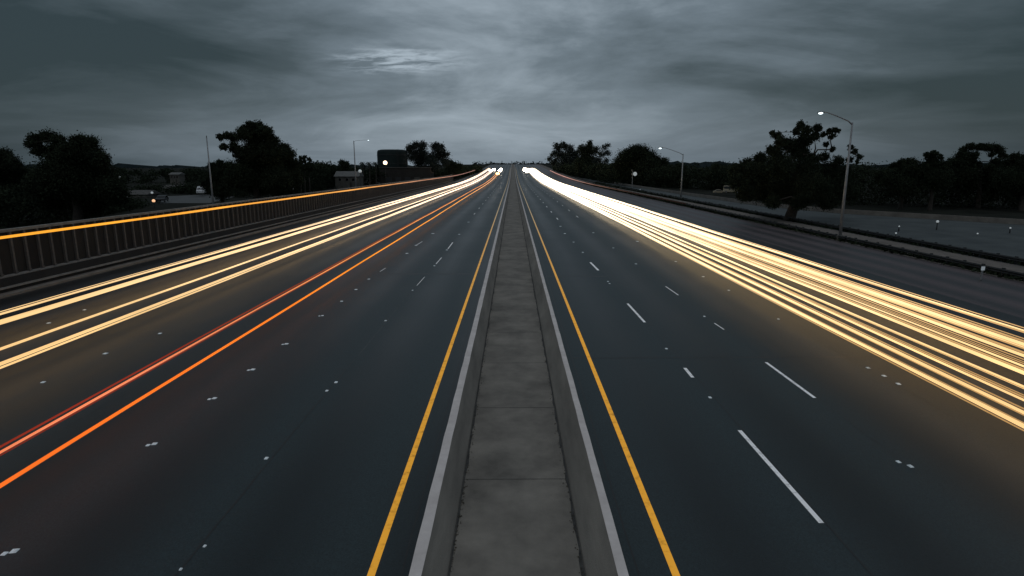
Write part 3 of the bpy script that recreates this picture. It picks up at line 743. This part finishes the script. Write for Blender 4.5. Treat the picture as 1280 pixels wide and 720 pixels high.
def post_lamp(label, px, py, Y, r, lamp, group='small round lamps'):
    c = at(px, py, Y); root = empty('post_lamp', (c[0], Y, zp(Y)), label, 'lamp', group)
    MB().tube([(c[0], Y, zp(Y)), (c[0], Y, c[2] - r)], [.08, .05], 8).build('pole', M['dark_steel'], root)
    MB().tube([(c[0], Y, c[2] - r * 1.15), (c[0], Y, c[2] - r * .8)], [r * .5, r * .6], 10).build('collar', M['dark_steel'], root)
    MB().ball(c, r, 14, 9).build('lamp_globe', M[lamp], root, smooth=True)
post_lamp('round warm lamp glowing in front of the dark green tank', 481.5, 203.5, 172, .58, 'lamp_warm')
post_lamp('small pale globe lamp below the distant lamp post', 450, 214, 150, .42, 'lamp_dim')
post_lamp('small orange lamp beside the pale lot beyond the fence', 192, 251, 118, .30, 'lamp_amber')
post_lamp('small white lamp just above the orange lamp beyond the fence', 190, 241, 130, .26, 'lamp_dim')
post_lamp('tiny white lamp between the broad left tree and the pale lot', 159, 245.5, 125, .26, 'lamp_dim')
post_lamp('tiny warm lamp at the right shoulder of the broad left tree', 149, 221.5, 200, .42, 'lamp_dim')
post_lamp('tiny white lamp at the foot of the smaller leaning tree', 366, 235, 150, .34, 'lamp_dim')
post_lamp('brightest white lamp standing in the right hand parking lot', 1172, 277, 76, .17, 'lamp_dim', 'small lamps in the right hand lot')
post_lamp('dim white lamp in the lot left of the brightest one', 1124, 283, 74, .09, 'lamp_dim', 'small lamps in the right hand lot')
post_lamp('low white lamp in the lot near the dark guardrail', 1120, 291.5, 68, .10, 'lamp_dim', 'small lamps in the right hand lot')
post_lamp('white lamp in the lot close to the right edge of the photo', 1263, 285, 72, .10, 'lamp_dim', 'small lamps in the right hand lot')
post_lamp('white lamp at the tip of the painted light streak in the lot', 1222, 292, 70, .09, 'lamp_dim', 'small lamps in the right hand lot')

# stall lines in the lot, plus light streaks painted as pale strips
sl = MB()
for (xa, ya, xb, yb) in ((1196, 291.5, 1220, 293.3), (1232, 285, 1252, 285), (1160, 299, 1190, 300), (1085, 292, 1110, 293), (1245, 308, 1270, 310)):
    a = on_level(xa, ya); b = on_level(xb, yb); w = .12
    sl.add([(a[0], a[1] - w, .012), (b[0], b[1] - w, .012), (b[0], b[1] + w, .012), (a[0], a[1] + w, .012)], [(0, 1, 2, 3)])
tag(sl.build('stall_and_light_lines', M['pale_seam']), kind='structure')

# delineator post by the guardrail, signpost
def delineator(label, px, py, Yo=None):
    b = on_level(px, py); root = empty('delineator_post', b, label, 'marker post', 'white roadside posts')
    MB().box(b[0] - .06, b[0] + .06, b[1] - .03, b[1] + .03, 0, .75).build('post', M['galv'], root, bevel=.01)
    MB().box(b[0] - .13, b[0] + .13, b[1] - .045, b[1] - .034, .70, .98).build('reflector', M['marker'], root)
delineator('white reflector post leaning on the ramp guardrail at far right', 1226, 350)
delineator('white topped post at the foot of the domed tree', 800, 240)
sb = on_level(790, 236)
root = empty('signpost', sb, 'small signpost with a pale round board in front of the domed tree', 'sign')
MB().tube([(sb[0], sb[1], 0), (sb[0], sb[1], 6.6)], .12, 8).build('pole', M['galv'], root)
MB().tube([(sb[0] + .9, sb[1] - .12, 5.6), (sb[0] + .9, sb[1] - .20, 5.6)], .75, 16).build('sign_board', M['lamp_dim'], root)  # board given a weak glow of its own, though it is no lamp
MB().box(sb[0] - .3, sb[0] + 1.0, sb[1] - .1, sb[1] - .03, 5.5, 5.7).build('bracket', M['galv'], root)
MB().ball((sb[0] - .3, sb[1], 6.9), .35, 10, 6).build('signal_head', M['wall_pale'], root)

# ------------------------------------------------------------------ buildings
tp = at(491, 208, 300); zt = at(491, 187, 300)[2]
root = empty('storage_tank', (tp[0], 300, zp(300)), 'dark green storage tank with a rounded roof edge rising above the trees', 'tank')
prof = [(0, zt), (5.6, zt - .05), (6.9, zt - .35), (7.3, zt - 1.0), (7.4, zt - 2), (7.4, 1.0)]
v = []; f = []; n = 40
for r_, z_ in prof: v += [(tp[0] + r_ * math.cos(2 * math.pi * k / n), 300 + r_ * math.sin(2 * math.pi * k / n), z_) for k in range(n)]
for i in range(len(prof) - 1):
    for k in range(n): a = i * n + k; b = i * n + (k + 1) % n; f.append((a, a + n, b + n, b))
MB().add(v, f).build('tank_wall', M['tank'], root)
rl = MB()
for zz in (6, 10, 14): 
    q = [(tp[0] + 7.48 * math.cos(2 * math.pi * k / n), 300 + 7.48 * math.sin(2 * math.pi * k / n), zz) for k in range(n + 1)]
    rl.tube(q, .10, 5)
rl.build('ring_stiffener', M['dark_steel'], root)
ld = MB(); lx = tp[0] + 3.5; ly = 300 - 6.75
ld.box(lx, lx + .08, ly, ly + .08, 1, zt); ld.box(lx + .6, lx + .68, ly, ly + .08, 1, zt)
for k in range(40): ld.box(lx + .08, lx + .6, ly + .02, ly + .06, 1.2 + k * .4, 1.25 + k * .4)
ld.build('ladder', M['dark_steel'], root)

# long dark shed below the tank
a = at(474, 209, 282); b = at(538, 209, 282)
root = empty('warehouse', ((a[0] + b[0]) / 2, 288, zp(288)), 'long low dark shed with a flat roofline below the tank', 'building')
MB().box(a[0], b[0], 282, 294, zp(282) - .2, a[2] - .35).build('wall', M['wall_dark'], root)
MB().box(a[0] - .4, b[0] + .4, 281.6, 294.4, a[2] - .347, a[2]).build('roof', M['roof'], root)
for k in range(5):
    x = a[0] + 3 + k * 4.4
    d = MB().box(x, x + 2.6, 281.9, 281.99, zp(282), 3.6).build('shutter', M['wall_pale'] if k == 3 else M['dark_steel'], root)

def house(label, px, py, Y, w, dpt, h, roof='roof', wall='wall_pale', rz=0.0):
    c = at(px, py, Y); z0 = c[2] - h - w * .22
    root = empty('house', (c[0], Y, min(z0, zp(Y))), label, 'house', 'small houses beyond the fence', rz=rz)
    b0 = 0; z0 = max(z0 - root.location[2], 0)
    MB().box(-w / 2, w / 2, -dpt / 2, dpt / 2, 0, z0 + h).build('wall', M[wall], root, local=True)
    e = .4; t = z0 + h
    MB().add([(-w / 2 - e, -dpt / 2 - e, t + .01), (w / 2 + e, -dpt / 2 - e, t + .01), (w / 2 + e, dpt / 2 + e, t + .01), (-w / 2 - e, dpt / 2 + e, t + .01), (-w / 2 - e, 0, t + w * .22), (w / 2 + e, 0, t + w * .22)],
             [(0, 1, 5, 4), (2, 3, 4, 5), (0, 4, 3), (1, 2, 5), (0, 3, 2, 1)]).build('roof', M[roof], root, local=True)
    for x in (-w * .3, 0.1, w * .28):
        fr = MB().box(x - .55, x + .55, -dpt / 2 - .05, -dpt / 2 - .004, t - 1.7, t - .6).build('window', M['roof_pale'], root, local=True)
        MB().box(x - .45, x + .45, -dpt / 2 - .07, -dpt / 2 - .053, t - 1.6, t - .7).build('pane', M['glass'], fr, local=True)
    MB().box(w * .12, w * .2, -dpt / 2 - .05, -dpt / 2 - .004, 0, max(2.0, t - 2.2)).build('door', M['wall_dark'], root, local=True)
house('pale roofed house just left of the distant lamp post', 436, 214, 235, 9, 7, 2.6, 'roof_pale')
house('small pale house on the wooded slope under the skyline', 221, 215.5, 290, 4.5, 5, 2.4, 'roof_pale')
house('dim grey house right of the tiny white lamp beyond the fence', 166, 238, 170, 6, 6, 2.6)
house('dim grey house left of the small white lamp beyond the fence', 180, 237.5, 165, 5, 6, 2.6)
house('faint house low on the slope above the pale lot', 219, 231, 200, 5, 6, 2.4)

pl = MB(); q = [on_level(200, 254), on_level(262, 254), on_level(300, 244.5), on_level(262, 243), on_level(205, 245.5)]
pl.add([(a_[0], a_[1], .02) for a_ in q], [(0, 1, 2, 3, 4)])
tag(pl.build('parking_lot_left', M['pale_lot']), kind='structure')

# ------------------------------------------------------------------ vehicles
def car(label, loc, rz, paint_, kind='car', lit=None, group=None, sc=1.0, name=None, cat='car'):
    root = empty(name or ('parked_van' if kind == 'van' else 'parked_car'), loc, label, cat, group, rz=rz)
    root.scale = (sc, sc, sc)
    if kind == 'van': L, W, P, Gx = 5.2, 1.95, [(-2.6, .35), (-2.6, 1.0), (-2.1, 1.25), (-1.55, 2.0), (-1.2, 2.15), (2.5, 2.15), (2.6, 1.9), (2.6, .35)], [(-1.9, 1.28), (-1.42, 1.95), (2.3, 1.95), (2.4, 1.28)]
    else: L, W, P, Gx = 4.5, 1.8, [(-2.25, .3), (-2.28, .65), (-2.1, .80), (-1.15, .95), (-.5, 1.40), (.2, 1.47), (1.1, 1.40), (1.75, 1.0), (2.2, .95), (2.27, .6), (2.2, .3)], [(-.95, .97), (-.42, 1.34), (1.05, 1.34), (1.55, 1.0)]
    def hw(z): return W / 2 - max(0, z - .9) * .18
    v = []; n = len(P)
    for s in (-1, 1): v += [(s * hw(z), x, z) for x, z in P]
    f = [tuple(range(n)), tuple(range(n, 2 * n))[::-1]] + [(i, i + n, (i + 1) % n + n, (i + 1) % n) for i in range(n)]
    body = MB().add(v, f).build('body', M[paint_], root, local=True, bevel=.05)
    for s in (-1, 1):
        g = [(s * (hw(z) + .006), x, z) for x, z in Gx]
        MB().add(g, [(0, 1, 2, 3)]).build('side_window', M['glass'], root, local=True)
    x0, z0_ = Gx[0]; x1, z1_ = Gx[1]
    MB().add([(-hw(z0_) + .1, x0 - .16, z0_ + .04), (hw(z0_) - .1, x0 - .16, z0_ + .04), (hw(z1_) - .12, x1 - .14, z1_ + .02), (-hw(z1_) + .12, x1 - .14, z1_ + .02)], [(0, 1, 2, 3)]).build('windscreen', M['glass'], root, local=True)
    for s in (-1, 1):
        for yy in (-L * .31, L * .31):
            w = MB().tube([(s * (W / 2 - .2), yy, .33), (s * (W / 2 + .02), yy, .33)], .33, 16).build('wheel', M['tyre'], root, local=True)
            MB().tube([(s * (W / 2 + .021), yy, .33), (s * (W / 2 + .035), yy, .33)], .2, 12).build('rim', M['rim'], w, local=True)
        r_ = .8 if lit else .12  # lit headlights oversized, their glare built into the shape
        MB().ball((s * (W / 2 - .30), -L / 2 - .02, .68), r_, 10, 6, (1, .35, .8)).build('headlight', M[lit] if lit else M['wall_pale'], root, local=True, smooth=True)
    return root
def park(label, px, py, Y, rz, p_, kind='car', sc=1.0, cat='car'):
    c = at(px, py, Y); car(label, (c[0], Y, max(zp(Y), c[2])), rz, p_, kind, sc=sc, group='vehicles parked beyond the roadsides', cat=cat)
park('white van parked on the pale lot beyond the fence', 252, 242.5, 170, .35, 'car_white', 'van', cat='van')
park('white car half hidden by bushes at the far left', 11, 243, 112, 1.1, 'car_white', sc=.8)
park('white car half hidden by bushes just left of the broad tree', 40, 246, 108, 1.9, 'car_white', sc=.8)
park('pale tan van at the left foot of the huge spreading tree', 916, 241.5, 175, .9, 'car_tan', 'van', cat='van')
park('low pale tan car left of the tan van', 899, 242, 178, 1.3, 'car_tan', sc=.8)
park('dark car parked on the pale lot left of the white van', 203, 252, 138, .3, 'car_dark')
GC = 'far cars with lit headlights near the crest'
for i, (px, Y, lab, lit) in enumerate([
    (625, 560, 'far car with glaring headlights nearest the median on the left', 'headlight'),
    (626.5, 610, 'farther car with headlights just behind the glaring one on the left', 'headlight'),
    (622.5, 480, 'far car with amber lit front under the glaring one on the left', 'headlight_amber'),
    (618, 590, 'far white lit car at the end of the left cream streaks', 'headlight'),
    (614, 570, 'far white lit car farthest from the median on the left', 'headlight'),
    (655.5, 570, 'far car with glaring headlights nearest the median on the right', 'headlight'),
    (658, 545, 'far car with headlights where the right streaks converge', 'headlight'),
    (655.5, 620, 'farthest lit car on the right near the crest', 'headlight')]):
    x = (px - CX) / F_PX * Y
    car(lab, (x, Y, zp(Y)), math.atan2(-x, Y) * 0, 'car_dark', lit=lit, group=GC, name='oncoming_car')

# ------------------------------------------------------------------ world: heavy dusk overcast
w = bpy.data.worlds.new('World'); scene.world = w; w.use_nodes = True
n = w.node_tree.nodes; l = w.node_tree.links; bg = n['Background']
tc = n.new('ShaderNodeTexCoord'); sep = n.new('ShaderNodeSeparateXYZ'); l.new(tc.outputs['Generated'], sep.inputs[0])
X, Y, Z = sep.outputs
mn = lambda op, a, b=None, c=None, clamp=False: math_node(n, l, op, a, b, c, clamp)
zz = mn('ADD', mn('MAXIMUM', Z, 0.0), .16)
cmb = n.new('ShaderNodeCombineXYZ'); l.new(mn('DIVIDE', X, zz), cmb.inputs[0]); l.new(mn('DIVIDE', Y, zz), cmb.inputs[1]); cmb.inputs[2].default_value = 3.7
def noise(scale, detail, rough, dist=0.0, off=(0, 0, 0), st=(1, 1, 1)):
    mp = n.new('ShaderNodeMapping'); mp.inputs['Location'].default_value = off; mp.inputs['Scale'].default_value = st; l.new(cmb.outputs[0], mp.inputs[0])
    t = n.new('ShaderNodeTexNoise'); t.inputs['Scale'].default_value = scale; t.inputs['Detail'].default_value = detail; t.inputs['Roughness'].default_value = rough; t.inputs['Distortion'].default_value = dist
    l.new(mp.outputs[0], t.inputs[0]); return t.outputs[0]
n1 = noise(.75, 8, .58, .6, (2.3, 1.1, 0))
n2 = noise(1.5, 8, .6, .3, (7.1, 4.4, 1), (1, 1.3, 1))
n3 = noise(.22, 3, .5, 0, (1.0, 9.0, 2))
base = mn('ADD', mn('MULTIPLY', n1, .55), mn('ADD', mn('MULTIPLY', n2, .2), mn('MULTIPLY', n3, .25)))
def spot(px, py, sx, sy):
    d = ray(px, py); m = math.sqrt(sum(q * q for q in d)); d = [q / m for q in d]
    ax = mn('DIVIDE', mn('SUBTRACT', mn('DIVIDE', X, mn('MAXIMUM', Y, .05)), d[0] / d[1]), sx)
    az = mn('DIVIDE', mn('SUBTRACT', mn('DIVIDE', Z, mn('MAXIMUM', Y, .05)), d[2] / d[1]), sz if False else sy)
    return mn('POWER', 2.718, mn('MULTIPLY', mn('ADD', mn('MULTIPLY', ax, ax), mn('MULTIPLY', az, az)), -1.0))
val = mn('MULTIPLY_ADD', mn('SUBTRACT', base, .5), mn('MULTIPLY_ADD', mn('MULTIPLY', Z, 4.5, clamp=True), 1.9, .7), .44)                 # about 0..1
val = mn('ADD', val, mn('MULTIPLY', spot(600, 85, .36, .17), .34))
val = mn('ADD', val, mn('MULTIPLY', spot(640, 190, .55, .07), .10))
val = mn('ADD', val, mn('MULTIPLY', spot(492, 76, .085, .016), mn('MULTIPLY', mn('SUBTRACT', noise(5.0, 6, .6, .4, (3, 5, 0), (1, 2.2, 1)), .38, clamp=True), 3.6)))
val = mn('SUBTRACT', val, mn('MULTIPLY', spot(230, 60, .24, .085), .34))
val = mn('SUBTRACT', val, mn('MULTIPLY', spot(-60, 60, .30, .30), .24))
val = mn('SUBTRACT', val, mn('MULTIPLY', spot(1320, 60, .30, .35), .26))
val = mn('SUBTRACT', val, mn('MULTIPLY', spot(1050, 110, .30, .04), .12))
val = mn('SUBTRACT', val, mn('MULTIPLY', spot(-60, 150, .22, .30), .16))
val = mn('SUBTRACT', val, mn('MULTIPLY', spot(1340, 150, .22, .30), .14))
val = mn('MAXIMUM', val, .04)
ramp = n.new('ShaderNodeValToRGB'); l.new(val, ramp.inputs[0])
e = ramp.color_ramp.elements
e[0].position = 0; e[0].color = (.020, .033, .040, 1)
e[1].position = 1; e[1].color = (.28, .335, .385, 1)
q = e.new(.30); q.color = (.050, .069, .082, 1)
q = e.new(.62); q.color = (.116, .148, .176, 1)
# brighter overhead, out of the frame, as under any overcast
up = mn('MULTIPLY_ADD', mn('MULTIPLY', mn('SUBTRACT', Z, .42, clamp=True), 1.6, clamp=True), 1.6, 1.0)
vm = n.new('ShaderNodeVectorMath'); vm.operation = 'SCALE'; l.new(ramp.outputs[0], vm.inputs[0]); l.new(up, vm.inputs['Scale'])
sky = n.new('ShaderNodeTexSky'); sky.sky_type = 'NISHITA'; sky.sun_disc = False; sky.sun_elevation = R(3); sky.sun_rotation = R(195)
sm = n.new('ShaderNodeVectorMath'); sm.operation = 'SCALE'; l.new(sky.outputs[0], sm.inputs[0]); sm.inputs['Scale'].default_value = .08
add = n.new('ShaderNodeMix'); add.data_type = 'RGBA'; add.inputs[0].default_value = .035
wm = n.new('ShaderNodeMix'); wm.data_type = 'RGBA'; wm.blend_type = 'MULTIPLY'; l.new(mn('MULTIPLY', mn('SUBTRACT', Z, .40, clamp=True), 3.0, clamp=True), wm.inputs[0])
l.new(vm.outputs[0], wm.inputs[6]); wm.inputs[7].default_value = (1.17, 1.0, .95, 1)
l.new(wm.outputs[2], add.inputs[6]); l.new(sm.outputs[0], add.inputs[7])
l.new(add.outputs[2], bg.inputs[0]); bg.inputs[1].default_value = 1.32
w.cycles.sampling_method = 'AUTOMATIC'

sun = bpy.data.lights.new('sun', 'SUN'); sun.energy = .10; sun.angle = R(20); sun.color = (1, .95, .9)
so = bpy.data.objects.new('sun', sun); col.objects.link(so); so.rotation_euler = (R(40), 0, R(-15))

scene.view_settings.view_transform = 'Standard'; scene.view_settings.look = 'None'; scene.view_settings.exposure = 0
scene.cycles.max_bounces = 4; scene.cycles.diffuse_bounces = 2; scene.cycles.glossy_bounces = 2
